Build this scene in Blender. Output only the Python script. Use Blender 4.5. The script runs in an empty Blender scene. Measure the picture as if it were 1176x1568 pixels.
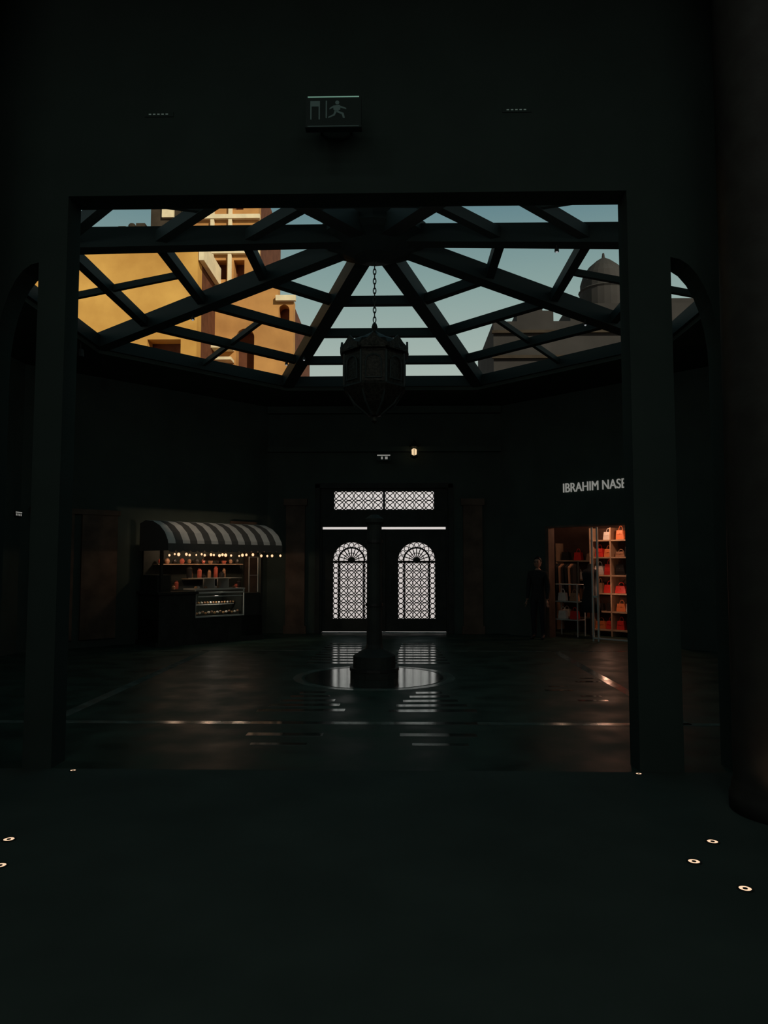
import bpy, bmesh, math, random
from mathutils import Vector, Matrix
random.seed(7)
sc = bpy.context.scene
sc.view_settings.view_transform = 'Standard'
sc.view_settings.look = 'None'
pi = math.pi
R = math.radians

# ---------------------------------------------------------------- materials
def mat(name, col, rough=0.6, spec=0.3, metal=0.0, emis=None, es=0.0, noise=0.0, scale=4.0, bump=0.0, col2=None, rvar=0.0, ior=1.5, coat=0.0):
    m = bpy.data.materials.new(name); m.use_nodes = True
    nt = m.node_tree; b = nt.nodes['Principled BSDF']
    b.inputs['Base Color'].default_value = (*col, 1)
    b.inputs['Roughness'].default_value = rough
    b.inputs['Specular IOR Level'].default_value = spec
    b.inputs['Metallic'].default_value = metal
    b.inputs['IOR'].default_value = ior
    if coat > 0:
        b.inputs['Coat Weight'].default_value = coat; b.inputs['Coat Roughness'].default_value = rough; b.inputs['Coat IOR'].default_value = 1.7
    if emis:
        b.inputs['Emission Color'].default_value = (*emis, 1)
        b.inputs['Emission Strength'].default_value = es
    tc = nt.nodes.new('ShaderNodeTexCoord')
    n = nt.nodes.new('ShaderNodeTexNoise'); n.inputs['Scale'].default_value = scale
    n.inputs['Detail'].default_value = 6
    nt.links.new(tc.outputs['Object'], n.inputs['Vector'])
    if noise > 0 or col2:
        c2 = col2 if col2 else tuple(c*(1-noise) for c in col)
        r = nt.nodes.new('ShaderNodeValToRGB')
        r.color_ramp.elements[0].position = .35; r.color_ramp.elements[1].position = .68
        r.color_ramp.elements[0].color = (*c2, 1); r.color_ramp.elements[1].color = (*col, 1)
        nt.links.new(n.outputs['Fac'], r.inputs['Fac']); nt.links.new(r.outputs['Color'], b.inputs['Base Color'])
    if rvar > 0:
        mr = nt.nodes.new('ShaderNodeMapRange')
        mr.inputs['From Min'].default_value = .3; mr.inputs['From Max'].default_value = .7
        mr.inputs['To Min'].default_value = rough; mr.inputs['To Max'].default_value = rough+rvar
        nt.links.new(n.outputs['Fac'], mr.inputs['Value']); nt.links.new(mr.outputs['Result'], b.inputs['Roughness'])
    if bump > 0:
        bp = nt.nodes.new('ShaderNodeBump'); bp.inputs['Strength'].default_value = bump
        bp.inputs['Distance'].default_value = .02
        nt.links.new(n.outputs['Fac'], bp.inputs['Height']); nt.links.new(bp.outputs['Normal'], b.inputs['Normal'])
    return m

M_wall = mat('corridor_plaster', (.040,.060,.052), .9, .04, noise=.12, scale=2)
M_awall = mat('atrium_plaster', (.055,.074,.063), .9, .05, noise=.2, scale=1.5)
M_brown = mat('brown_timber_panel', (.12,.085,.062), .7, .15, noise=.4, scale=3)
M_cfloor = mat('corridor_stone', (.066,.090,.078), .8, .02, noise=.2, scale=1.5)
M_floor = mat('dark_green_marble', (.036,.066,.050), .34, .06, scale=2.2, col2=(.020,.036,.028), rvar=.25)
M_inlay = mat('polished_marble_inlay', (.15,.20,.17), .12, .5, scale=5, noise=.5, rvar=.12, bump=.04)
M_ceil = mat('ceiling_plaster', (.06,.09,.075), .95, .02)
M_steel = mat('dark_painted_steel', (.026,.035,.033), .55, .10)
M_steel2 = mat('muntin_steel', (.030,.040,.037), .5, .10)
M_bronze = mat('pierced_bronze', (.036,.035,.026), .5, .2, metal=.3, noise=.7, scale=30, bump=.5)
M_dark = mat('dark_wood', (.034,.040,.035), .6, .1, noise=.3)
M_black = mat('black_metal', (.02,.022,.02), .5, .3)
M_ochre = mat('ochre_render', (.72,.40,.10), .9, .1, col2=(.52,.26,.06), scale=.9, bump=.2)
M_ochre2 = mat('orange_render', (.60,.30,.095), .9, .1, col2=(.42,.20,.065), scale=1.2, bump=.2)
M_cream = mat('cream_trim', (.85,.70,.44), .9, .1, noise=.15)
M_redb = mat('red_brown_shutter', (.16,.06,.03), .8, .1, noise=.3)
M_umber = mat('umber_render', (.06,.045,.03), .9, .1, noise=.4, scale=2)
M_grey = mat('shaded_render', (.050,.045,.04), .9, .1, noise=.3, scale=1)  # backlit shade of the domed building put into its dark colour
M_awW = mat('awning_cream_cloth', (.85,.76,.66), .9, .1, noise=.15)
M_awD = mat('awning_dark_cloth', (.13,.115,.10), .9, .1)
M_bulb = mat('warm_bulb', (1,.8,.5), .4, .2, emis=(1,.58,.32), es=1.3)
M_bulb2 = mat('lamp_warm_glass', (1,.8,.5), .4, .2, emis=(1,.72,.42), es=.9)
M_spotw = mat('spot_lens', (1,1,1), .4, .2, emis=(.9,.95,1), es=.25)
M_up = mat('uplight_glow', (1,.9,.8), .4, .2, emis=(1,.66,.42), es=1.0)
M_teal = mat('exit_pictogram', (.08,.12,.11), .5, .2, emis=(.20,.34,.30), es=.05)
M_tealb = mat('exit_tube', (.3,.5,.4), .5, .2, emis=(.30,.60,.46), es=.34)
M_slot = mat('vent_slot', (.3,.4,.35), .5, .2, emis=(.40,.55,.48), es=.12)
M_teald = mat('exit_panel', (.03,.045,.04), .5, .1)
M_letter = mat('sign_letters', (.5,.5,.46), .4, .3, emis=(.95,.93,.85), es=.20)
M_glassw = mat('counter_glass_edge', (.50,.54,.50), .2, .6)
M_shopwall = mat('shop_wall', (.10,.06,.045), .8, .1, noise=.2)
M_shelf = mat('shelf_wood', (.50,.34,.22), .6, .2, noise=.2)
M_back = mat('shelf_back_panel', (.13,.075,.05), .6, .2, noise=.6, scale=3)
M_red = mat('red_leather', (.75,.04,.03), .4, .5)
M_org = mat('orange_leather', (.80,.24,.08), .4, .5)
M_tan = mat('tan_leather', (.38,.21,.12), .45, .4)
M_wht = mat('ivory_leather', (.80,.74,.66), .45, .4)
M_blk = mat('black_leather', (.02,.02,.02), .4, .5)
M_skin = mat('skin', (.30,.18,.12), .6, .3)
M_hair = mat('hair', (.01,.008,.006), .5, .3)
M_coat = mat('dark_coat', (.026,.028,.028), .9, .1, noise=.2, scale=20)
M_trous = mat('dark_trousers', (.02,.021,.024), .9, .1)
M_pastry = mat('pastry', (.7,.42,.2), .7, .2, noise=.4, scale=20)
M_jar = mat('jar_red', (.5,.12,.08), .3, .5)
M_pier = mat('brown_marble', (.040,.042,.036), .55, .15, col2=(.030,.030,.026), scale=6, bump=.5)
M_pol = mat('mirror_polished_marble',(.04,.052,.046),.10,1.0,scale=3,noise=.3,rvar=.06,bump=.03,ior=2.1,coat=1.0)

def glass_mat():
    m = bpy.data.materials.new('tinted_glazing'); m.use_nodes = True
    nt = m.node_tree; nt.nodes.clear()
    o = nt.nodes.new('ShaderNodeOutputMaterial'); t = nt.nodes.new('ShaderNodeBsdfTransparent')
    t.inputs['Color'].default_value = (.96,.97,.94,1)
    g = nt.nodes.new('ShaderNodeBsdfGlossy'); g.inputs['Roughness'].default_value = .03
    x = nt.nodes.new('ShaderNodeMixShader'); x.inputs[0].default_value = .02
    nt.links.new(t.outputs[0], x.inputs[1]); nt.links.new(g.outputs[0], x.inputs[2]); nt.links.new(x.outputs[0], o.inputs[0])
    return m
M_glass = glass_mat()

# ---------------------------------------------------------------- builders
def empty(name, loc=(0,0,0), rz=0):
    e = bpy.data.objects.new(name, None); sc.collection.objects.link(e)
    e.location = loc; e.rotation_euler = (0,0,rz); e.empty_display_size = .2
    return e

class B:
    def __init__(s): s.v=[]; s.f=[]; s.m=[]
    def add(s, vs, fs, mi=0):
        o=len(s.v); s.v += [tuple(p) for p in vs]
        for f in fs: s.f.append(tuple(i+o for i in f)); s.m.append(mi)
    def box(s, c, d, mi=0, rz=0, rx=0):
        mt = Matrix.Rotation(rz,3,'Z') @ Matrix.Rotation(rx,3,'X')
        vs=[]
        for x in(-.5,.5):
            for y in(-.5,.5):
                for z in(-.5,.5): vs.append(Vector(c)+mt@Vector((x*d[0],y*d[1],z*d[2])))
        s.add(vs,[(0,1,3,2),(4,6,7,5),(0,4,5,1),(2,3,7,6),(0,2,6,4),(1,5,7,3)],mi)
    def bb(s,x0,x1,y0,y1,z0,z1,mi=0): s.box(((x0+x1)/2,(y0+y1)/2,(z0+z1)/2),(abs(x1-x0),abs(y1-y0),abs(z1-z0)),mi)
    def beam(s,a,b,w,h,mi=0):
        a=Vector(a);b=Vector(b);d=(b-a).normalized()
        up=Vector((0,0,1)) if abs(d.z)<.95 else Vector((0,1,0))
        sd=d.cross(up).normalized()*w/2; u=sd.cross(d).normalized()*h/2
        vs=[a-sd-u,a+sd-u,a+sd+u,a-sd+u,b-sd-u,b+sd-u,b+sd+u,b-sd+u]
        s.add(vs,[(0,1,2,3),(7,6,5,4),(0,4,5,1),(1,5,6,2),(2,6,7,3),(3,7,4,0)],mi)
    def prism(s,pts,ax,t0,t1,mi=0):
        n=len(pts)
        def P(p,t): return (p[0],t,p[1]) if ax=='y' else ((p[0],p[1],t) if ax=='z' else (t,p[0],p[1]))
        vs=[P(p,t0) for p in pts]+[P(p,t1) for p in pts]
        fs=[tuple(range(n)),tuple(range(2*n-1,n-1,-1))]+[(i,i+n,(i+1)%n+n,(i+1)%n) for i in range(n)]
        s.add(vs,fs,mi)
    def ring(s,cx,cz,r0,r1,y0,y1,n=16,mi=0,a0=0,a1=2*pi,ax='y'):
        full=abs(a1-a0-2*pi)<1e-6; k=n if full else n+1
        vs=[]
        for i in range(k):
            a=a0+(a1-a0)*i/n; c,t=math.cos(a),math.sin(a)
            for r,y in((r0,y0),(r1,y0),(r1,y1),(r0,y1)):
                vs.append((cx+r*c,y,cz+r*t) if ax=='y' else (cx+r*c,cz+r*t,y))
        fs=[]
        for i in range(n):
            j=(i+1)%k
            for q in range(4): fs.append((4*i+q,4*j+q,4*j+(q+1)%4,4*i+(q+1)%4))
        if not full: fs+= [(0,1,2,3),(4*n+3,4*n+2,4*n+1,4*n)]
        s.add(vs,fs,mi)
    def lathe(s,prof,n,c=(0,0,0),mi=0,a0=0,flute=0):
        vs=[];k=len(prof)
        for i in range(n):
            a=a0+2*pi*i/n
            fl=1+ (flute if i%2 else 0)
            for r,z in prof: vs.append((c[0]+r*fl*math.cos(a),c[1]+r*fl*math.sin(a),c[2]+z))
        fs=[]
        for i in range(n):
            j=(i+1)%n
            for q in range(k-1): fs.append((i*k+q,j*k+q,j*k+q+1,i*k+q+1))
        fs.append(tuple(i*k for i in range(n))[::-1]); fs.append(tuple(i*k+k-1 for i in range(n)))
        s.add(vs,fs,mi)
    def sph(s,c,r,n=12,mi=0,sc3=(1,1,1)):
        vs=[];h=n//2
        for j in range(1,h):
            t=pi*j/h
            for i in range(n):
                a=2*pi*i/n; vs.append((c[0]+r*sc3[0]*math.sin(t)*math.cos(a),c[1]+r*sc3[1]*math.sin(t)*math.sin(a),c[2]+r*sc3[2]*math.cos(t)))
        vs+=[(c[0],c[1],c[2]+r*sc3[2]),(c[0],c[1],c[2]-r*sc3[2])]
        T=len(vs)-2;fs=[]
        for j in range(h-2):
            for i in range(n): fs.append((j*n+i,(j+1)*n+i,(j+1)*n+(i+1)%n,j*n+(i+1)%n))
        for i in range(n):
            fs.append((T,i,(i+1)%n)); fs.append((T+1,(h-2)*n+(i+1)%n,(h-2)*n+i))
        s.add(vs,fs,mi)
    def tube(s,pts,r,n=8,mi=0,closed=False):
        pts=[Vector(p) for p in pts];k=len(pts);vs=[]
        for i,p in enumerate(pts):
            a=pts[(i-1)%k] if (i>0 or closed) else p; b=pts[(i+1)%k] if (i<k-1 or closed) else p
            d=(b-a).normalized(); u=Vector((0,0,1)) if abs(d.z)<.9 else Vector((0,1,0))
            e=d.cross(u).normalized(); g=e.cross(d)
            for q in range(n):
                t=2*pi*q/n; vs.append(p+e*r*math.cos(t)+g*r*math.sin(t))
        fs=[]
        for i in range(k if closed else k-1):
            j=(i+1)%k
            for q in range(n): fs.append((i*n+q,j*n+q,j*n+(q+1)%n,i*n+(q+1)%n))
        if not closed: fs+=[tuple(range(n)),tuple((k-1)*n+q for q in range(n))[::-1]]
        s.add(vs,fs,mi)
    def make(s,name,mats,parent=None,smooth=False):
        me=bpy.data.meshes.new(name); me.from_pydata(s.v,[],s.f)
        if not isinstance(mats,(list,tuple)): mats=[mats]
        for m in mats: me.materials.append(m)
        for p,mi in zip(me.polygons,s.m): p.material_index=mi; p.use_smooth=smooth
        bm=bmesh.new(); bm.from_mesh(me); bmesh.ops.recalc_face_normals(bm,faces=bm.faces); bm.to_mesh(me); bm.free()
        me.update()
        o=bpy.data.objects.new(name,me); sc.collection.objects.link(o)
        if parent: o.parent=parent
        return o

def plate(name, outlines, th, m, parent=None, loc=(0,0,0), rz=0):
    cu=bpy.data.curves.new(name,'CURVE'); cu.dimensions='2D'; cu.fill_mode='BOTH'; cu.extrude=th/2
    for o in outlines:
        sp=cu.splines.new('POLY'); sp.points.add(len(o)-1)
        for i,p in enumerate(o): sp.points[i].co=(p[0],p[1],0,1)
        sp.use_cyclic_u=True
    t=bpy.data.objects.new('tmp',cu); sc.collection.objects.link(t)
    dg=bpy.context.evaluated_depsgraph_get()
    me=bpy.data.meshes.new_from_object(t.evaluated_get(dg)); bpy.data.objects.remove(t)
    me.transform(Matrix.Translation((0,th/2,0)) @ Matrix.Rotation(pi/2,4,'X'))
    me.materials.clear(); me.materials.append(m)
    for p in me.polygons: p.material_index=0; p.use_smooth=False
    ob=bpy.data.objects.new(name,me); sc.collection.objects.link(ob)
    ob.location=loc; ob.rotation_euler=(0,0,rz)
    if parent: ob.parent=parent
    return ob
def rect(x0,x1,z0,z1): return [(x0,z0),(x1,z0),(x1,z1),(x0,z1)]
def arch(x0,x1,z0,zs,n=20,k=1.0):
    c=(x0+x1)/2;r=(x1-x0)/2
    return [(x0,z0),(x1,z0)]+[(c+r*math.cos(pi*i/n),zs+k*r*math.sin(pi*i/n)) for i in range(n+1)]
def light(name,kind,loc,energy,col,parent=None,size=.05,target=None,angle=60,blend=.5):
    l=bpy.data.lights.new(name,kind); l.energy=energy; l.color=col
    if kind in('POINT','SPOT'): l.shadow_soft_size=size
    if kind=='SPOT': l.spot_size=R(angle); l.spot_blend=blend
    if kind=='AREA': l.shape='DISK'; l.size=size
    o=bpy.data.objects.new(name,l); sc.collection.objects.link(o); o.location=loc
    if target is not None: o.rotation_euler=(Vector(target)-Vector(loc)).to_track_quat('-Z','Y').to_euler()
    if parent: o.parent=parent
    return o

CY=10.6
AP=6.55; HS=AP*math.tan(pi/8)
S2=math.sqrt(.5)

# ---------------------------------------------------------------- room shell
b=B()
b.bb(-3.3,3.3,-6,5.86,-.1,0,0)
octo=[(HS,AP),(AP,HS),(AP,-HS),(5.2,-4.74),(-5.2,-4.74),(-AP,-HS),(-AP,HS),(-HS,AP)]
b.prism([(x,y+CY) for x,y in octo],'z',-.1,0,1)
b.prism([(HS,CY+AP),(1.9,18.4),(6.2,21.8),(9.6,17.0),(AP,CY+HS)],'z',-.1,0,1)
b.bb(-1.6,1.6,17.15,17.6,-.1,0,1)
b.make('floor',[M_cfloor,M_floor])
b=B(); z0,z1=.0005,.002
for x in(-3.2,3.2): b.bb(x-.07,x+.07,7.55,13.75,z0,z1)
b.bb(-4.6,4.6,7.50,7.62,z0,z1); b.bb(-4.6,4.6,13.7,13.8,z0,z1)
b.ring(0,CY,1.02,1.14,z0,z1,48,0,ax='z')
b.make('trim_floor_inlay',[M_inlay])
b=B()
b.lathe([(0.98,0),(0.98,.0015)],48,(0,CY,.0005))
for sx in(-.72,.72):
    for i in range(9):
        y=12.0+i*.36; w=.56-.02*i
        b.bb(sx-w*.8,sx+w*.8,y,y+.15,z0,z1)
    for i,(y,w) in enumerate([(9.25,.16),(8.98,.24),(8.70,.32),(8.42,.4),(8.12,.48)]):
        b.prism([(sx-w,y),(sx+w,y+.03),(sx+w,y+.17),(sx-w,y+.13)],'z',z0,z1)
    b.bb(sx-.42,sx+.42,7.50,7.62,z1,z1+.001)
    b.bb(sx-.36,sx+.36,7.0,7.12,z0,z1); b.bb(sx-.25,sx+.25,6.65,6.73,z0,z1)
for x0,y0 in((2.35,9.5),(2.9,10.2),(2.6,8.8)):
    b.bb(x0-.15,x0+.2,y0,y0+.09,z0,z1); b.bb(x0-.05,x0+.2,y0+.3,y0+.38,z0,z1)
b.make('trim_floor_medallion',[M_pol])

# portal wall
aR=[((2.55+.38*math.cos(pi/2*i/8)),3.2+.87*math.sin(pi/2*i/8)) for i in range(9)]
aL=[(-(2.60+.34*math.cos(pi/2*i/8)),3.2+.87*math.sin(pi/2*i/8)) for i in range(9)]
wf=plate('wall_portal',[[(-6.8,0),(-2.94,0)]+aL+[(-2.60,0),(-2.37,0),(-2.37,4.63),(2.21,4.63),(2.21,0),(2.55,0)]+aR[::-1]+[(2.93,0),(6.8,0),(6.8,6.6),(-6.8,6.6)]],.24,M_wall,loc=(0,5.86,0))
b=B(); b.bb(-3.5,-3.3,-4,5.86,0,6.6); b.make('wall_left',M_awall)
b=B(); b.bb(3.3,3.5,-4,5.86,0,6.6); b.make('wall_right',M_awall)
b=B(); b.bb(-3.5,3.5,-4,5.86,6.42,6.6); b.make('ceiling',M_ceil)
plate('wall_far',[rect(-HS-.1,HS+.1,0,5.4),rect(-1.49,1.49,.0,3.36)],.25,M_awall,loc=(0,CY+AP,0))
plate('wall_far_left',[rect(-HS-.05,HS+.05,0,5.4)],.2,M_awall,loc=(-AP*S2,CY+AP*S2,0),rz=R(45))
plate('wall_far_right',[[(-HS-.05,0),(-1.5,0),(-1.5,2.42),(1.4,2.42),(1.4,0),(HS+.05,0),(HS+.05,5.4),(-HS-.05,5.4)]],.2,M_awall,loc=(AP*S2,CY+AP*S2,0),rz=R(-45))
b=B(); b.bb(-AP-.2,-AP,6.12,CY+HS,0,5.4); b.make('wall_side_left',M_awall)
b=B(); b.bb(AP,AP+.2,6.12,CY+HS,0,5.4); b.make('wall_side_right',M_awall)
a=4.9; hs=a*math.tan(pi/8)
sk=[(hs,a),(a,hs),(a,-hs),(hs,-a),(-hs,-a),(-a,-hs),(-a,hs),(-hs,a)]
sk=[(x,y+CY) for x,y in sk]
ZR=5.46
b=B()
def poly(p): b.prism(p,'z',5.28,ZR)
poly([sk[7],sk[0],(HS+.1,17.4),(-HS-.1,17.4)])
for s in(1,-1):
    q=lambda p:(s*p[0],p[1])
    poly([q(sk[0]),q((HS+.1,17.4)),q((AP+.25,CY+HS+.1)),q(sk[1])])
    poly([q(sk[1]),q((AP+.25,CY+HS+.1)),q((AP+.25,CY-HS)),q(sk[2])])
    poly([q(sk[2]),q((AP+.25,CY-HS)),q((AP+.25,6.12)),q((hs+.42,6.12))])
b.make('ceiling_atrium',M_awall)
b=B()
for x in(-2.05,2.05):
    b.bb(x-.22,x+.22,CY+AP-.09,CY+AP-.002,0,2.95); b.bb(x-.27,x+.27,CY+AP-.13,CY+AP-.002,2.95,3.1); b.bb(x-.26,x+.26,CY+AP-.12,CY+AP-.002,0,.18)
b.make('trim_pilasters',M_brown)
e=empty('trim_wall_panel_left',(-AP*S2,CY+AP*S2,0),R(45))
b=B()
for x0,x1 in((-2.5,-1.75),(-1.6,-.9),(1.7,2.4)): b.bb(x0,x1,-.05,-.002,.15,2.55)
b.bb(-2.55,-.85,-.07,-.002,2.55,2.65)
b.make('panels',M_brown,e)
b=B()
b.bb(-HS,HS,CY+AP-.12,CY+AP-.002,4.2,4.32); b.bb(-HS,HS,CY+AP-.16,CY+AP-.002,5.1,5.26)
b.make('trim_cornice',M_awall)

# corridor columns
for s in(1,-1):
    b=B(); cx=2.88 if s>0 else -2.93
    b.lathe([(.36,.002),(.36,.10),(.345,.12),(.345,.16),(.335,.18),(.33,.22),(.31,5.7),(.33,5.74),(.34,5.85),(.355,5.9),(.355,6.41)],48,(cx,4.95,0))
    o=b.make('marble_column' if s>0 else 'marble_column.001',M_pier,None,True)

b=B(); b.bb(-3.5,12.5,-20,5.86,6.62,13.0)  # unseen mass added to keep direct sun off skylight and corridor
for i in range(20): b.bb(-3.4+i*.8,-3.0+i*.8,5.5,5.84,13.0,13.5)
b.make('unseen_sun_blocker',M_umber)

# unseen fill lamps added: corridor ceiling, and atrium side of the portal wall
for i,(x,y) in enumerate(((-1.6,-2.2),(1.6,-2.2),(-1.6,.6),(1.6,.6),(-1.6,3.2),(1.6,3.2))):
    e=empty('added_corridor_fill' if i==0 else 'added_corridor_fill.%03d'%i,(x,y,6.415))
    b=B(); b.lathe([(.30,0),(.30,-.03),(.25,-.05),(.25,-.02),(.0,-.02)],28); b.make('bezel',M_steel2,e)
    light('lamp','AREA',(0,0,-.055),(7.5,7.5,7.5,7.5,4,4)[i],(.90,1,.95),e,.46)
for i,x in enumerate((-3.6,-1.2,1.2,3.6)):  # hidden fill, added to lift the dark ribs and atrium walls
    e=empty('added_atrium_fill' if i==0 else 'added_atrium_fill.%03d'%i,(x,6.112,4.95))
    b=B()
    b.bb(-.3,.3,-.01,.06,-.09,.09); b.bb(-.32,.32,-.01,.03,-.11,.11); b.make('housing',M_steel2,e)
    light('lamp','AREA',(0,.075,0),5.5,(.88,1,.95),e,.3,target=(0,3,-.5))

# ---------------------------------------------------------------- skylight
e=empty('skylight',(0,CY,0))
ZH=6.43
def SP(k,t,dz=0):
    an=R(22.5+45*k); r=a/math.cos(pi/8)
    x,y=r*math.cos(an),r*math.sin(an)
    tm=1.0
    if y<-4.5: tm=(CY-6.2)/4.9
    t=min(t,tm)
    return Vector((x*t,y*t,ZH+(ZR-ZH)*t+dz))
b=B()
for k in range(8): b.beam(SP(k,.10),SP(k,1.0),.24,.26)
b.make('main_ribs',M_steel,e)
b=B(); TS=[.36,.58,.80,1.0]
for t in TS:
    for k in range(8):
        if t==1.0 and k==5: continue
        b.beam(SP(k,t),SP(k+1,t),.13,.15 if t<1 else .22)
b.make('ring_purlins',M_steel,e)
b=B()
for k in range(8):
    if k in(5,1): continue
    b.beam((SP(k,.58)+SP(k+1,.58))/2,(SP(k,1)+SP(k+1,1))/2,.07,.09)
b.make('muntins',M_steel2,e)
b=B(); b.lathe([(.05,-.38),(.3,-.34),(.72,-.16),(.80,-.10),(.80,.05),(.1,.12)],16,(0,0,ZH)); b.make('hub',M_steel,e)
b=B()
for k in range(8):
    vs=[SP(k,.1,.14),SP(k+1,.1,.14),SP(k+1,1,.14),SP(k,1,.14)]
    b.add(vs,[(0,1,2,3)])
b.make('glazing',M_glass,e)
b=B()
for k,t,off in((2,.74,-.35),(2,.70,-.06),(3,.62,0),(0,.70,0),(7,.5,0)):
    p=SP(k,t)+Vector((off,0,-.13))
    b.lathe([(.012,0),(.012,-.04),(.028,-.045),(.03,-.09),(.0,-.09)],12,tuple(p),0); b.sph((p.x,p.y,p.z-.092),.018,12,1)
b.make('spot_fittings',[M_black,M_spotw],e)

# ---------------------------------------------------------------- pendant lantern
L=empty('pendant_lantern',(0,CY,0))
b=B(); z=6.1; n=0
while z>5.14:
    pts=[]
    for q in range(12):
        t=2*pi*q/12; xx=.020*math.cos(t); zz=.047*math.sin(t)
        pts.append((xx,0,z+zz) if n%2 else (0,xx,z+zz))
    b.tube(pts,.008,6,closed=True); z-=.072; n+=1
b.make('chain',M_steel2,L)
b=B()
b.lathe([(.0,5.13),(.03,5.10),(.045,5.05),(.02,5.0),(.05,4.97),(.12,4.93),(.2,4.88),(.33,4.83),(.42,4.78),(.49,4.70),(.50,4.64),(.44,4.63)],16,flute=.04)
b.make('domed_roof',M_bronze,L)
b=B()
for i in range(8):
    an=2*pi*i/8
    c,s_=math.cos(an),math.sin(an)
    tx,ty=-s_,c
    pts=[(-.17,4.62),(.17,4.62),(.17,4.70),(.10,4.74),(0,4.83),(-.10,4.74),(-.17,4.70)]
    vs=[(c*.46+tx*p,s_*.46+ty*p,q) for p,q in pts]+[(c*.49+tx*p,s_*.49+ty*p,q) for p,q in pts]
    n=7
    b.add(vs,[tuple(range(n)),tuple(range(2*n-1,n-1,-1))]+[(j,j+n,(j+1)%n+n,(j+1)%n) for j in range(n)])
b.make('crown',M_bronze,L)
b=B()
b.lathe([(.44,4.66),(.44,4.60),(.47,4.58),(.46,4.16),(.48,4.12),(.40,4.02),(.30,3.90),(.16,3.80),(.10,3.74),(.04,3.72),(.05,3.66),(.0,3.62)],8,a0=pi/8)
b.make('body',M_bronze,L)
b=B()
for i in range(8):
    an=pi/8+2*pi*i/8
    b.tube([(.465*math.cos(an),.465*math.sin(an),4.60),(.465*math.cos(an),.465*math.sin(an),4.14),(.31*math.cos(an),.31*math.sin(an),3.9),(.1*math.cos(an),.1*math.sin(an),3.75)],.016,6)
    am=2*pi*i/8; c,s_=math.cos(am),math.sin(am)
    pts=[]
    for (p,q) in [(-.11,4.2),(-.11,4.42)]+[(.11*math.cos(pi-pi*j/8),4.42+.11*math.sin(pi*j/8)) for j in range(1,8)]+[(.11,4.42),(.11,4.2)]:
        pts.append((c*.445-s_*p,s_*.445+c*p,q))
    b.tube(pts,.012,5,closed=True)
b.make('ribs',M_steel2,L)

# ---------------------------------------------------------------- entrance doors and transom
YD=CY+AP+.06
def lattice(bb,x0,x1,z0,z1,s,r,w,y0,y1):
    nx=max(1,round((x1-x0)/s)); nz=max(1,round((z1-z0)/s)); sx=(x1-x0)/nx; sz=(z1-z0)/nz
    for i in range(nx):
        for j in range(nz):
            bb.ring(x0+sx*(i+.5),z0+sz*(j+.5),r-w/2,r+w/2,y0,y1,16)
            if nx>1:
                cx_,cz_=x0+sx*(i+.5),z0+sz*(j+.5)
                for k in range(4):      # interlaced petals
                    t=pi/4+pi/2*k
                    bb.beam((cx_,(y0+y1)/2,cz_),(cx_+sx*.5*math.sqrt(2)*math.cos(t),(y0+y1)/2,cz_+sz*.5*math.sqrt(2)*math.sin(t)),w*.6,.02)
for di,s in((1,-1),(2,1)):
    D=empty('door_%d'%di,(s*.757,YD,0))
    o=plate('leaf',[rect(-.70,.755,.04,2.40) if s<0 else rect(-.755,.70,.04,2.40),arch(-.427,.427,.33,1.67,28)],.06,M_dark,D)
    b=B()
    lattice(b,-.27,.27,.33,1.62,.18,.088,.017,.01,.04)
    for q in(-1,1):
        b.bb(q*.29-.018,q*.29+.018,.0,.05,.33,1.67)
        lattice(b,q*.367-.06,q*.367+.06,.33,1.62,.12,.055,.018,.01,.04)
    b.bb(-.43,.43,.0,.05,1.62,1.67)
    R0=.30
    b.ring(0,1.67,R0-.018,R0+.018,0,.05,24,0,0,pi)
    b.ring(0,1.67,.0,.085,0,.05,12,0,0,pi)
    b.ring(0,1.67,.17,.185,0.01,.04,16,0,0,pi)
    for i in range(1,10):
        t=pi*i/10; b.beam((.08*math.cos(t),.025,1.67+.08*math.sin(t)),(.29*math.cos(t),.025,1.67+.29*math.sin(t)),.022,.022)
    for i in range(9):
        t=pi*(i+.5)/9; b.ring(.365*math.cos(t),1.67+.365*math.sin(t),.044,.062,.01,.04,12)
    b.make('lattice',M_dark,D)
    b=B(); b.tube([(-s*.60,-.05,.9),(-s*.60,-.09,.95),(-s*.60,-.09,1.25),(-s*.60,-.05,1.3)],.014,8)
    b.bb(-s*.60-.03,-s*.60+.03,-.05,-.001,.86,1.34); b.make('handle',M_steel2,D)
W=empty('window_1',(0,YD,0))
plate('transom_panel',[rect(-1.49,1.49,2.455,3.36),rect(-1.165,-.025,2.86,3.29),rect(.025,1.165,2.86,3.29)],.06,M_dark,W)
b=B(); lattice(b,-1.165,-.025,2.86,3.29,.215,.105,.018,.01,.04); lattice(b,.025,1.165,2.86,3.29,.215,.105,.018,.01,.04); b.make('lattice',M_dark,W)
b=B(); b.bb(-1.49,-1.44,CY+AP,CY+AP+.2,0,2.47); b.bb(1.44,1.49,CY+AP,CY+AP+.2,0,2.47)
b.bb(-1.6,-1.49,CY+AP-.05,CY+AP+.02,0,3.45);b.bb(1.49,1.6,CY+AP-.05,CY+AP+.02,0,3.45);b.bb(-1.6,1.6,CY+AP-.05,CY+AP+.02,3.36,3.47)
b.bb(-.035,.035,CY+AP+.02,CY+AP+.055,.04,2.40)
b.make('trim_door_frame',M_dark)

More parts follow.
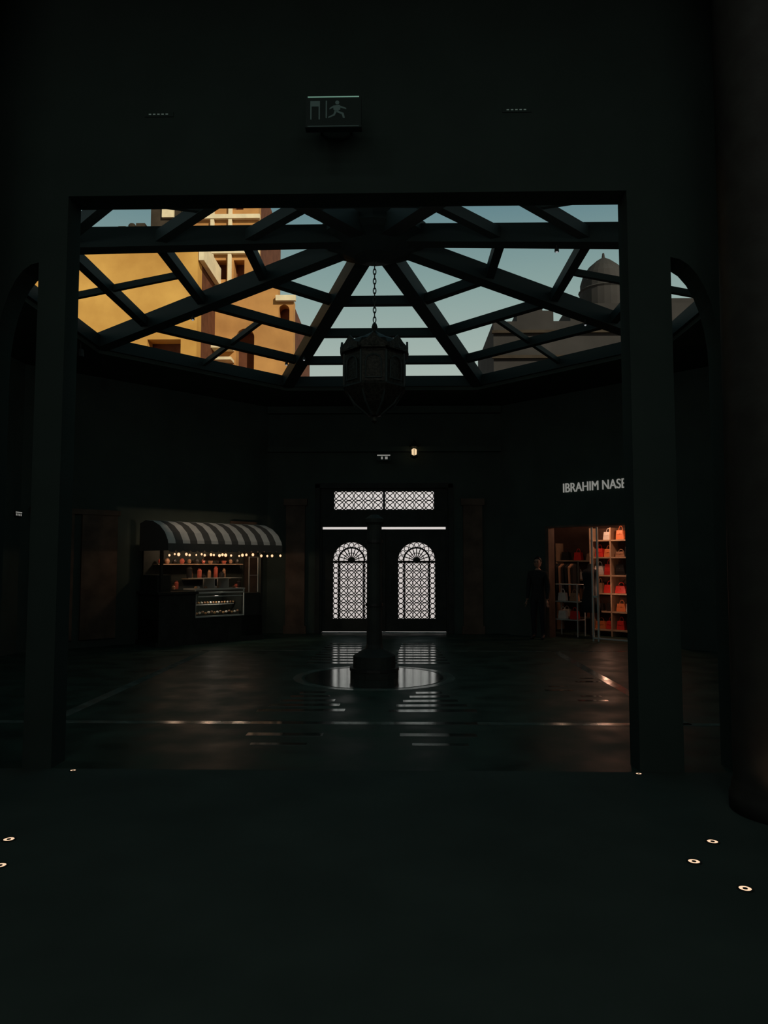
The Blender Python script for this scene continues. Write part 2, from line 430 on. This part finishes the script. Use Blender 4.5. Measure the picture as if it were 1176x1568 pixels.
e=empty('small_exit_sign',(0,CY+AP-.3,4.05)); b=B(); b.bb(-.16,.16,-.02,.02,-.09,.05); b.beam((0,0,.0),(0,.3,.0),.03,.03); b.make('box',M_teald,e)
b=B(); b.bb(-.15,.15,-.024,-.021,.02,.045); b.bb(-.06,-.02,-.024,-.021,-.06,0); b.bb(.03,.09,-.024,-.021,-.06,0); b.make('picto',M_letter,e)
e=empty('wall_lantern',(.70,CY+AP-.25,4.15))
b=B(); b.lathe([(.02,.3),(.05,.22),(.11,.16),(.11,.13),(.02,.12)],8); b.lathe([(.02,-.14),(.09,-.1),(.09,-.08),(.02,-.07)],8)
for i in range(8): t=2*pi*i/8; b.tube([(.085*math.cos(t),.085*math.sin(t),-.09),(.095*math.cos(t),.095*math.sin(t),.13)],.006,5)
b.beam((0,0,.28),(0,.25,.28),.03,.03); b.make('cage',M_steel,e)
b=B(); b.lathe([(.02,-.06),(.06,-.04),(.06,.07),(.02,.1)],10); b.make('glass',M_bulb2,e,True)

# ---------------------------------------------------------------- centre directory post
e=empty('directory_post',(0,CY,0))
b=B()
b.lathe([(.34,.0),(.34,.10),(.30,.14),(.30,.30),(.20,.36),(.13,.40),(.11,.46),(.105,2.15),(.14,2.19),(.14,2.24),(.05,2.30)],20,(0,0,.003))
b.make('pedestal',M_dark,e)
b=B(); b.ring(0,0,.30,.35,.10,.14,24,ax='z'); b.ring(0,0,.10,.125,1.0,1.04,24,ax='z'); b.ring(0,0,.10,.125,1.9,1.94,24,ax='z'); b.make('collars',M_black,e)

# ---------------------------------------------------------------- corridor exit sign, slots, floor uplights
e=empty('exit_sign',(-.15,5.55,5.13))
b=B(); b.bb(-.215,.215,-.03,.03,-.13,.11); b.bb(-.22,.22,-.035,.035,-.145,-.13); b.beam((-.12,.02,.0),(-.12,.31,.0),.02,.02); b.beam((.12,.02,.0),(.12,.31,.0),.02,.02); b.make('housing',M_teald,e)
b=B(); b.bb(-.20,.20,-.034,-.031,.098,.106); b.make('light_tube',M_tealb,e)
b=B(); b.bb(-.18,-.105,-.034,-.031,.025,.068); b.bb(-.20,.20,-.039,-.036,-.14,-.136)
b.bb(-.18,-.17,-.034,-.031,-.08,.025); b.bb(-.115,-.105,-.034,-.031,-.08,.025); b.bb(-.06,-.05,-.034,-.031,-.07,.07)
b.ring(.03,.055,.0,.016,-.034,-.031,12)
b.prism([(.0,.03),(.05,.035),(.055,.0),(.02,-.02),(.0,.0)],'y',-.034,-.031)
b.prism([(.05,.03),(.10,.01),(.10,.0),(.05,.015)],'y',-.034,-.031)
b.prism([(.0,.03),(-.03,.01),(-.03,-.0),(.0,.015)],'y',-.034,-.031)
b.prism([(.03,-.01),(.08,-.03),(.09,-.07),(.075,-.07),(.065,-.04),(.02,-.02)],'y',-.034,-.031)
b.prism([(.03,-.01),(.01,-.05),(-.04,-.07),(-.04,-.06),(.0,-.04),(.01,-.01)],'y',-.034,-.031)
b.make('pictogram',M_teal,e)
for nm,x in(('air_vent',-1.63),('air_vent.001',1.33)):
    e=empty(nm,(x,5.855,5.32)); b=B(); b.bb(-.12,.12,-.003,.004,-.02,.02); b.make('frame',M_wall,e)
    b=B()
    for i in range(5): b.bb(-.085+i*.035,-.065+i*.035,-.006,-.003,-.003,.004)
    b.make('slots',M_slot,e)
ups=[(2.16,4.42),(1.94,4.13),(2.06,3.80),(-1.91,4.37),(-1.76,4.0),(2.18,5.80),(-2.17,5.80)]
for i,(x,y) in enumerate(ups):
    sz=1.0 if i<5 else .7
    e=empty('floor_uplight' if i==0 else 'floor_uplight.%03d'%i,(x,y,0))
    b=B(); b.ring(0,0,.030*sz,.040*sz,.0,.006,20,ax='z'); b.make('bezel',M_steel2,e)
    b=B(); b.ring(0,0,.012*sz,.030*sz,.001,.004,20,ax='z'); b.make('glow_ring',M_up,e)
    b=B(); b.lathe([(.012*sz,.0),(.012*sz,.005)],12,(0,0,.001)); b.make('core',M_black,e)
e=empty('floor_uplight.007',(2.62,4.46,0))
b=B(); b.ring(0,0,.03,.05,.0,.006,20,ax='z'); b.make('bezel',M_steel2,e); b=B(); b.lathe([(.03,0),(.03,.004)],16); b.make('lens',M_up,e)
light('lamp','SPOT',(0,0,.05),2.6,(1,.56,.38),e,.03,(.0,.20,.5),80,.9)

e=empty('small_wall_sign',(-AP+.03,13.2,2.5)); b=B(); b.bb(-.028,.0,-.12,.12,-.05,.05); b.make('box',M_black,e)
b=B(); b.bb(.001,.004,-.11,.11,.015,.035)
for i in range(4): b.bb(.001,.004,-.1+i*.055,-.07+i*.055,-.035,.0)
b.make('face',M_letter,e)

# ---------------------------------------------------------------- market kiosk
K=empty('market_kiosk',(-3.38,15.08,0),R(45)); K.scale=(.83,1,1)
b=B()
b.bb(-1.5,1.4,.05,.85,0,.52); b.bb(-1.5,-.55,.0,.85,0,1.0); b.bb(.78,1.4,.05,.85,0,.98); b.bb(-1.55,-.5,-.04,.88,1.0,1.05); b.bb(-1.5,-1.15,.1,.8,1.05,1.38)
b.bb(-1.55,1.45,.02,.88,0,.09)
for x in(-1.42,1.36):
    for y in(.06,.80): b.bb(x-.03,x+.03,y-.03,y+.03,.5,2.3)
b.bb(-1.45,1.4,.78,.84,1.0,1.95); b.bb(-1.45,1.4,.05,.11,1.93,2.0)
b.make('cabinet',M_dark,K)
b=B()
b.bb(-.56,.82,.0,.06,1.0,1.03); b.bb(-.56,.82,.02,.08,.52,.55); b.bb(-.56,.82,-.02,.5,1.07,1.10); b.bb(-.5,.75,-.02,.0,.93,.95)
for x in(-.56,.80): b.bb(x,x+.02,.0,.03,.52,1.07)
b.bb(-.5,.74,.3,.32,.75,.77)
for x in(.95,1.22): b.bb(x,x+.015,.0,.02,1.0,1.75)
b.bb(.95,1.235,.0,.02,1.73,1.75); b.bb(.95,1.235,.0,.02,1.35,1.362)
for x in(-.05,.35): b.bb(x,x+.01,.0,.45,1.07,1.30)
b.bb(-.5,.74,.0,.4,1.30,1.31)
b.make('display_case',M_glassw,K)
b=B()
for i in range(15):
    b.sph((-.46+i*.083,.10,.60+.012*(i%3)),.034,8,i%3,(1,1,.7)); b.sph((-.44+i*.083,.30,.80),.03,8,(i+1)%3,(1,1,.8))
for i in range(9): b.sph((-.42+i*.135,.2+.1*(i%2),1.12),.035,8,i%3,(1.3,1,.7))
b.make('pastries',[M_pastry,M_wht,M_tan],K,True)
b=B()
for i,x in enumerate([-1.08,-.95,-.82,-.68,-.40,-.28,-.12,.05,.16,.42,.52,.66,.95,1.1]):
    h=(.13,.2,.09,.17,.24)[i%5]; w=(1,1.3,.8)[i%3]; b.lathe([(.045*w,0),(.05*w,.02),(.05*w,h-.04),(.03*w,h-.02),(.035*w,h),(.0,h)],12,(x,.5+.1*(i%2),1.08 if x<-.5 or x>.8 else 1.30),mi=i%3)
b.bb(-.45,.75,.45,.75,1.28,1.295,3); b.bb(-1.2,1.2,.55,.76,1.58,1.595,3)
for i in range(12): b.sph((-1.1+i*.2,.66,1.65),.05+.015*(i%2),8,(i*2)%3,(1,.8,1))
b.make('jars',[M_jar,M_blk,M_tan,M_shelf],K)
b=B(); NS=17; x0,x1=-1.6,1.55
prof=[(.70,2.40),(.45,2.46),(.15,2.43),(-.12,2.34),(-.34,2.20),(-.46,2.05),(-.48,1.98)]
for i in range(NS):
    xa=x0+(x1-x0)*i/NS; xb=x0+(x1-x0)*(i+1)/NS; mi=(i+1)%2
    vs=[];
    for y,z in prof: vs+= [(xa,y,z),(xb,y,z),(xa,y,z-.012),(xb,y,z-.012)]
    fs=[]
    for q in range(len(prof)-1):
        o=4*q; fs+=[(o,o+4,o+5,o+1),(o+2,o+3,o+7,o+6),(o,o+2,o+6,o+4),(o+1,o+5,o+7,o+3)]
    b.add(vs,fs,mi)
    w=xb-xa; pts=[(xa,1.985),(xb,1.985),(xb,1.87)]+[(xa+w/2+w/2*math.cos(t),1.87-.05*math.sin(t)) for t in (pi*.25,pi*.5,pi*.75)]+[(xa,1.87)]
    b.prism(pts,'y',-.487,-.478,0)
for x in(x0,x1):
    b.prism([(y,z) for y,z in prof]+[(-.48,1.85),(.70,1.85)],'x',x-.005,x+.005,0)
aw=b.make('awning',[M_awD,M_awW],K)
b=B(); b.tube([(x0,-.47,1.86),(x1,-.47,1.86)],.008,6)
BX=[]; x=x0+.04
while x<x1:
    BX.append(x); x+=.07+.19*random.random()
for x in BX: b.tube([(x,-.47,1.86),(x,-.47,1.80)],.006,5)
b.make('bulb_cable',M_black,K)
b=B()
for x in BX:
    b.sph((x,-.47,1.785-.03*random.random()),.015+.016*random.random(),10,0,(1.2,1,1.2))
b.make('string_bulbs',M_bulb,K,True)
b=B()
b.bb(-.35,.35,.0,.03,1.66,1.76); b.make('menu_board',M_brown,K)
for x in(-.9,0,.9): light('kiosk_lamp','POINT',(x,.25,1.86),4.5,(1,.66,.44),K,.04)
light('case_lamp','POINT',(.1,.12,.98),2.4,(1,.85,.7),K,.04)
e2=empty('ceiling_spotlight',(-4.95,12.0,5.28))
b=B(); b.lathe([(.01,0),(.01,-.1),(.05,-.12),(.06,-.24),(.0,-.24)],12); b.make('housing',M_black,e2)
light('lamp','SPOT',(0,0,-.28),110,(1,.82,.66),e2,.05,(1.7,2.7,-3.0),28,.8)

# ---------------------------------------------------------------- shop
SL=(AP*S2,CY+AP*S2,0)
S=empty('wall_shop',SL,R(-45))
b=B(); b.bb(-3.3,1.6,2.2,2.3,0,2.7); b.bb(-3.4,-3.3,.25,2.3,0,2.7); b.bb(1.55,1.65,.2,2.3,0,2.7); b.bb(-3.4,1.65,.21,2.3,2.6,2.7); b.make('shell',M_shopwall,S)
S3=empty('window_2',SL,R(-45))
b=B(); b.bb(-1.5,-1.42,-.03,.2,0,2.42); b.bb(-1.5,1.4,-.03,.2,2.38,2.42); b.bb(.72,.76,.03,.07,0,2.36)
b.make('jambs',M_brown,S3)
b=B(); b.bb(-.42,-.39,.03,.07,0,2.36); b.bb(-.30,-.27,.03,.07,0,2.36); b.bb(-.42,-.27,.03,.07,.9,.94); b.bb(-.42,.76,.03,.07,.05,.08)
b.make('glazing_bars',M_glassw,S3)
S2_=empty('display_shelving',SL,R(-45))
SHX=[-1.12,-.62,-.1,.4,.9,1.38]
b=B()
for z in(.12,.52,.92,1.32,1.72,2.1): b.bb(-1.12,1.4,1.15,1.5,z,z+.03)
for x in SHX: b.bb(x,x+.03,1.15,1.5,0,2.4)
b.bb(-1.12,1.41,1.5,1.53,0,2.4,1)
for z in(.3,.75,1.2,1.65): b.bb(-2.5,-1.2,1.9,2.2,z,z+.03)
b.bb(-2.5,-2.47,1.9,2.2,0,2.1); b.bb(-1.2,-1.17,1.9,2.2,0,2.1)
b.make('shelving',[M_shelf,M_back],S2_)
V_=empty('glass_vitrine',SL,R(-45))
b=B()
for x in(-1.7,-1.1):
    for y in(.55,.85): b.bb(x,x+.02,y,y+.02,0,1.15)
for z in(.35,.75,1.13): b.bb(-1.7,-1.08,.55,.87,z,z+.02)
b.make('frame',M_glassw,V_)
CR=empty('clothes_rail',SL,R(-45))
b=B(); b.tube([(-2.3,1.2,0),(-2.3,1.2,1.65),(-1.45,1.2,1.65),(-1.45,1.2,0)],.015,8)
b.bb(-2.32,-2.28,1.0,1.4,0,.03); b.bb(-1.47,-1.43,1.0,1.4,0,.03)
for i in range(9):
    x=-2.22+i*.085; b.prism([(1.08,1.0-.15*(i%3)),(1.32,1.0-.15*(i%3)),(1.36,1.52),(1.22,1.60),(1.18,1.60),(1.04,1.52)],'x',x,x+.045,1+i%3)
b.make('rail',[M_steel2,M_coat,M_tan,M_blk],CR)
def bag(x,y,z,w,h,d,m,i):
    b=B()
    pr=[(-w*.5,0),(w*.5,0),(w*.52,h*.15),(w*.42,h*.92),(w*.36,h),(-w*.36,h),(-w*.42,h*.92),(-w*.52,h*.15)]
    b.prism(pr,'y',-d/2,d/2)
    b.bb(-w*.4,w*.4,-d/2-.008,-d/2,h*.55,h*.98)
    b.sph((0,-d/2-.01,h*.6),.014,8)
    b.tube([(-w*.25,0,h*.98)]+[(w*.25*math.cos(pi-pi*q/8),0,h+h*.45*math.sin(pi*q/8)) for q in range(1,8)]+[(w*.25,0,h*.98)],.009,6)
    o=b.make('bag_%d'%i,m,HBE); o.location=(x,y,z)
    bv=o.modifiers.new('b','BEVEL'); bv.width=.008; bv.segments=2
HBE=empty('handbags',SL,R(-45))
ms=[M_org,M_red,M_tan,M_wht,M_blk,M_blk,M_tan,M_red,M_wht]
n=0
for z in(.15,.55,.95,1.35,1.75,2.13):
    for x in(-.97,-.74,-.46,-.22,.02,.25,.52,.76,1.02,1.25):
        n+=1
        if random.random()<.2: continue
        w=.13+.12*random.random(); h=.10+.14*random.random()
        bag(x+.03*random.random(),1.32,z+.001,w,h,.11,ms[random.randrange(9)],n)
for z in(.331,.781,1.231,1.681):
    for x in(-2.3,-1.95,-1.6,-1.35):
        n+=1; bag(x,2.05,z,.2+.05*random.random(),.16+.06*random.random(),.11,ms[(n*5)%9],n)
for x,m in((-1.55,M_wht),(-1.25,M_tan)):
    n+=1; bag(x,.71,.771,.2,.18,.1,m,n); n+=1; bag(x,.71,.371,.2,.18,.1,M_wht if x<-1.4 else M_red,n)
b=B()
DL=[(-2.3,1.4),(-1.7,.8),(-1.1,.7),(-.5,.8),(.1,.75),(.8,.8)]
for (x,y) in DL: b.sph((x,y,2.56),.035,10)
b.make('downlights',M_bulb2,S,True)
light('shop_lamp','POINT',(-.6,.75,2.45),13,(1,.54,.36),S,.06)
light('shop_lamp2','POINT',(.4,.75,2.45),10,(1,.52,.34),S,.06)
light('shop_lamp3','POINT',(-1.7,.8,2.45),3.5,(1,.62,.42),S,.06)
light('shop_lamp4','POINT',(-.5,.7,1.0),4,(1,.52,.34),S,.06)
def mannequin(nm,x,y):
    e=empty(nm,(AP*S2+S2*x+S2*y,CY+AP*S2-S2*x+S2*y,0),R(-45))
    b=B(); b.lathe([(.16,0),(.16,.02),(.02,.04),(.018,.75)],16); b.make('stand',M_steel2,e)
    b=B(); b.lathe([(.24,.55),(.21,.75),(.17,.95),(.14,1.08),(.17,1.25),(.19,1.38),(.15,1.46),(.06,1.5),(.05,1.58),(.03,1.60)],20); o=b.make('dressed_torso',M_coat,e,True); o.scale=(1,.7,1)
mannequin('tailor_mannequin',-2.7,1.2); mannequin('tailor_mannequin.001',-2.05,.62); mannequin('tailor_mannequin.002',-.80,.62)
tcu=bpy.data.curves.new('shop_sign','FONT'); tcu.body='IBRAHIM NASER'; tcu.size=.28; tcu.extrude=.012
t=bpy.data.objects.new('t',tcu); sc.collection.objects.link(t)
dg=bpy.context.evaluated_depsgraph_get(); me=bpy.data.meshes.new_from_object(t.evaluated_get(dg)); bpy.data.objects.remove(t)
xs=[v.co.x for v in me.vertices]; wid=max(xs)-min(xs)
me.transform(Matrix.Rotation(pi/2,4,'X')@Matrix.Diagonal((1.60/wid,1,1,1)))
me.materials.clear(); me.materials.append(M_letter)
o=bpy.data.objects.new('shop_sign',me); sc.collection.objects.link(o)
lx,ly=-1.05,-.014
o.location=(AP*S2+S2*lx+S2*ly,CY+AP*S2-S2*lx+S2*ly,3.13); o.rotation_euler=(0,0,R(-45))

# ---------------------------------------------------------------- standing person
def skin_obj(name,verts,edges,radii,root,mats,parent,sub=2):
    me=bpy.data.meshes.new(name); me.from_pydata(verts,edges,[])
    o=bpy.data.objects.new(name,me); sc.collection.objects.link(o)
    md=o.modifiers.new('Skin','SKIN'); md.use_smooth_shade=True
    sv=me.skin_vertices[0].data
    for i,r in enumerate(radii): sv[i].radius=r if isinstance(r,tuple) else (r,r)
    sv[root].use_root=True
    sb=o.modifiers.new('Sub','SUBSURF'); sb.levels=sub; sb.render_levels=sub
    dg=bpy.context.evaluated_depsgraph_get()
    m2=bpy.data.meshes.new_from_object(o.evaluated_get(dg)); bpy.data.objects.remove(o)
    m2.materials.clear()
    for m in mats: m2.materials.append(m)
    o=bpy.data.objects.new(name,m2); sc.collection.objects.link(o); o.parent=parent
    for p in m2.polygons: p.use_smooth=True
    return o
P=empty('standing_person',(3.32,15.95,0),R(-30))
V=[(0,0,.93),(0,0,1.08),(0,-.01,1.25),(0,0,1.38),(0,0,1.46),(0,-.01,1.53)]
Rr=[(.15,.11),(.13,.095),(.155,.105),(.14,.09),(.055,.055),(.052,.052)]
E=[(0,1),(1,2),(2,3),(3,4),(4,5)]
for s in(-1,1):
    o_=len(V)
    V+=[(s*.17,.0,1.39),(s*.22,.02,1.10),(s*.22,-.06,.87),(s*.22,-.08,.82)]
    Rr+=[.062,.050,.038,.028]; E+=[(3,o_),(o_,o_+1),(o_+1,o_+2),(o_+2,o_+3)]
    o_=len(V)
    V+=[(s*.09,0,.86),(s*.10,-.02,.48),(s*.10,.02,.10),(s*.11,-.04,.05),(s*.12,-.15,.035)]
    Rr+=[.095,.065,.05,.045,.035]; E+=[(0,o_),(o_,o_+1),(o_+1,o_+2),(o_+2,o_+3),(o_+3,o_+4)]
ob=skin_obj('body',V,E,Rr,0,[M_coat,M_trous,M_skin,M_blk],P)
for p in ob.data.polygons:
    c=p.center
    p.material_index = 3 if c.z<.09 else (2 if c.z>1.47 or (abs(c.x)>.17 and c.z<.86) else (0 if c.z>.78 else 1))
for s in(-1,1):
    V=[(0,0,.03),(0,-.01,-.02)];Rr=[(.028,.016),(.036,.015)];E=[(0,1)]
    for i,(dx,ln) in enumerate(((-.027,.06),(-.009,.07),(.009,.066),(.026,.052))):
        k=len(V); V+=[(dx,-.012,-.06),(dx*1.1,-.022,-.06-ln*.5),(dx*1.1,-.04,-.06-ln*.9)]; Rr+=[.0095,.0085,.007]; E+=[(1,k),(k,k+1),(k+1,k+2)]
    k=len(V); V+=[(-s*.036,-.03,-.02),(-s*.045,-.045,-.06)]; Rr+=[.011,.008]; E+=[(1,k),(k,k+1)]
    h=skin_obj('hand_l' if s<0 else 'hand_r',V,E,Rr,0,[M_skin],P,1); h.location=(s*.22,-.085,.80); h.rotation_euler=(0,0,s*R(70))
b=B()
b.sph((0,-.015,1.62),.105,20,0,(.72,.86,1.05)); b.sph((0,-.03,1.565),.07,14,0,(.75,.85,.8))
b.prism([(-.104-.022,1.60),(-.10,1.60),(-.10,1.645)],'x',-.012,.012,0)
for s in(-1,1):
    b.sph((s*.078,-.005,1.615),.024,8,0,(.4,.8,1.2)); b.sph((s*.028,-.098,1.632),.012,8,1); b.bb(s*.028-.018,s*.028+.018,-.108,-.098,1.650,1.656,1)
b.bb(-.022,.022,-.104,-.092,1.572,1.578,2)
b.make('head',[M_skin,M_hair,M_jar],P,True)
b=B(); b.sph((0,.005,1.645),.112,18,0,(.76,.86,.98)); b.sph((0,.05,1.57),.07,12,0,(.9,.6,1.2)); b.make('hair',M_hair,P,True)
for p in P.children:
    if p.name.startswith('hair'):
        for v in p.data.vertices:
            if v.co.y<-.035 and v.co.z<1.69: v.co.y=-.035

# ---------------------------------------------------------------- outside
E1=empty('sandstone_building',(0,0,0))
plate('facade_left',[rect(-13,-4.75,0,9.75),rect(-6.0,-5.15,6.3,7.25)],.4,M_ochre,E1,(0,18.2,0))
b=B(); b.bb(-13,-4.75,18.62,23,0,9.7); b.make('mass_left',M_redb,E1)
plate('facade_tower',[[(-5.6,0),(-2.57,0),(-2.57,8.9),(-3.0,8.95),(-3.0,9.35),(-3.57,9.5),(-3.57,12.6),(-5.6,12.6)],
   rect(-5.25,-4.95,9.5,10.05),rect(-4.75,-4.45,9.5,10.05),rect(-4.25,-3.95,9.5,10.05),rect(-5.25,-4.95,10.45,11.0),rect(-4.75,-4.45,10.45,11.0),rect(-4.25,-3.95,10.45,11.0),rect(-5.2,-4.9,11.5,12.0),rect(-4.3,-4.0,11.5,12.1),
   arch(-4.15,-3.65,6.8,7.85),arch(-2.98,-2.68,8.2,8.62)],.35,M_ochre2,E1,(0,20,0))
b=B(); b.bb(-5.6,-2.6,20.36,24,0,8.85); b.bb(-5.6,-3.6,20.36,24,8.85,12.55); b.make('mass_tower',M_redb,E1)
b=B()
for z in(9.2,10.2,11.2,12.2): b.bb(-5.65,-3.52,19.88,19.998,z,z+.12)
b.bb(-3.05,-2.5,19.88,19.998,8.85,9.0)
for x in(-4.85,-4.35): b.bb(x-.05,x+.05,19.90,19.998,9.3,12.3)
b.bb(-5.7,-4.2,19.6,19.998,7.45,7.58); b.bb(-5.7,-4.2,19.6,19.998,7.12,7.2)
b.bb(-4.73,-4.6,18.2,20,9.3,9.8)
b.make('cornices',M_cream,E1)
b=B(); b.bb(-8.0,-6.3,24,27,0,14.2); b.bb(-12,-8.0,24,27,0,12.75)
b.bb(-8.5,-8.2,24,24.4,12.75,13.05); b.bb(-9.1,-8.85,24,24.4,12.75,12.95); b.sph((-9.6,24.2,12.8),.2,10,0,(1,1,.9)); b.sph((-8.7,24.2,13.0),.14,10,0); b.bb(-7.9,-7.7,24,24.3,14.2,14.5); b.bb(-7.2,-7.0,24,24.3,14.2,14.5)
b.make('rear_tower',M_umber,E1)
b=B(); b.bb(-7.6,-7.2,23.9,23.998,13.2,14.2,0); b.bb(-6.9,-6.6,23.9,23.998,12.9,13.6,0); b.make('rear_trim',M_cream,E1)
E2=empty('domed_building',(0,0,0))
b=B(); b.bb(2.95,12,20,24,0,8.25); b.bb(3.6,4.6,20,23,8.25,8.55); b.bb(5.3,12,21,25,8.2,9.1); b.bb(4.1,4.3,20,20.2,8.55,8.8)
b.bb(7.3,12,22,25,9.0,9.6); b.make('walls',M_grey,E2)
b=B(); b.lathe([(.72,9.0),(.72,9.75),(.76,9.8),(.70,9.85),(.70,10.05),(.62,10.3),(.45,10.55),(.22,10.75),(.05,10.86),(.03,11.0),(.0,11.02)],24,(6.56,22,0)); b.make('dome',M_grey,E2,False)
for z in(7.2,7.9):
    b=B(); b.bb(2.9,12,19.9,19.998,z,z+.08); b.make('string_course',M_umber,E2)

# ---------------------------------------------------------------- sun and sky
sun=bpy.data.lights.new('sun','SUN'); sun.energy=3.4; sun.angle=R(.6); sun.color=(1,.93,.80)
so=bpy.data.objects.new('sun',sun); sc.collection.objects.link(so)
so.rotation_euler=Vector((-.6,.8,-.55)).to_track_quat('-Z','Y').to_euler(); so.location=(10,-10,20)
w=bpy.data.worlds.new('sky'); sc.world=w; w.use_nodes=True; nt=w.node_tree
bg=nt.nodes['Background']; tc=nt.nodes.new('ShaderNodeTexCoord'); sp=nt.nodes.new('ShaderNodeSeparateXYZ'); rp=nt.nodes.new('ShaderNodeValToRGB')
mr=nt.nodes.new('ShaderNodeMapRange'); mr.inputs['From Min'].default_value=-1; mr.inputs['From Max'].default_value=1
nt.links.new(tc.outputs['Generated'],sp.inputs[0]); nt.links.new(sp.outputs['Z'],mr.inputs['Value']); nt.links.new(mr.outputs['Result'],rp.inputs['Fac']); nt.links.new(rp.outputs['Color'],bg.inputs['Color'])
els=rp.color_ramp.elements; els[0].position=0; els[0].color=(.20,.19,.18,1)
els[1].position=1; els[1].color=(.03,.09,.11,1)
for p,c in((-.15,(.50,.46,.43)),(-.02,(.60,.555,.53)),(.10,(.70,.66,.63)),(.20,(.46,.51,.47)),(.26,(.40,.48,.45)),(.36,(.25,.36,.355)),(.47,(.10,.21,.26))):
    q=els.new((p+1)/2); q.color=(*c,1)
bg.inputs['Strength'].default_value=1.0

# ---------------------------------------------------------------- camera
cd=bpy.data.cameras.new('camera'); cam=bpy.data.objects.new('camera',cd); sc.collection.objects.link(cam)
cam.location=(.36,0,1.6); cam.rotation_euler=(R(94.0),0,R(1.2))
cd.sensor_fit='VERTICAL'; cd.sensor_height=36; cd.lens=26.0; cd.clip_start=.05; cd.clip_end=300
sc.camera=cam
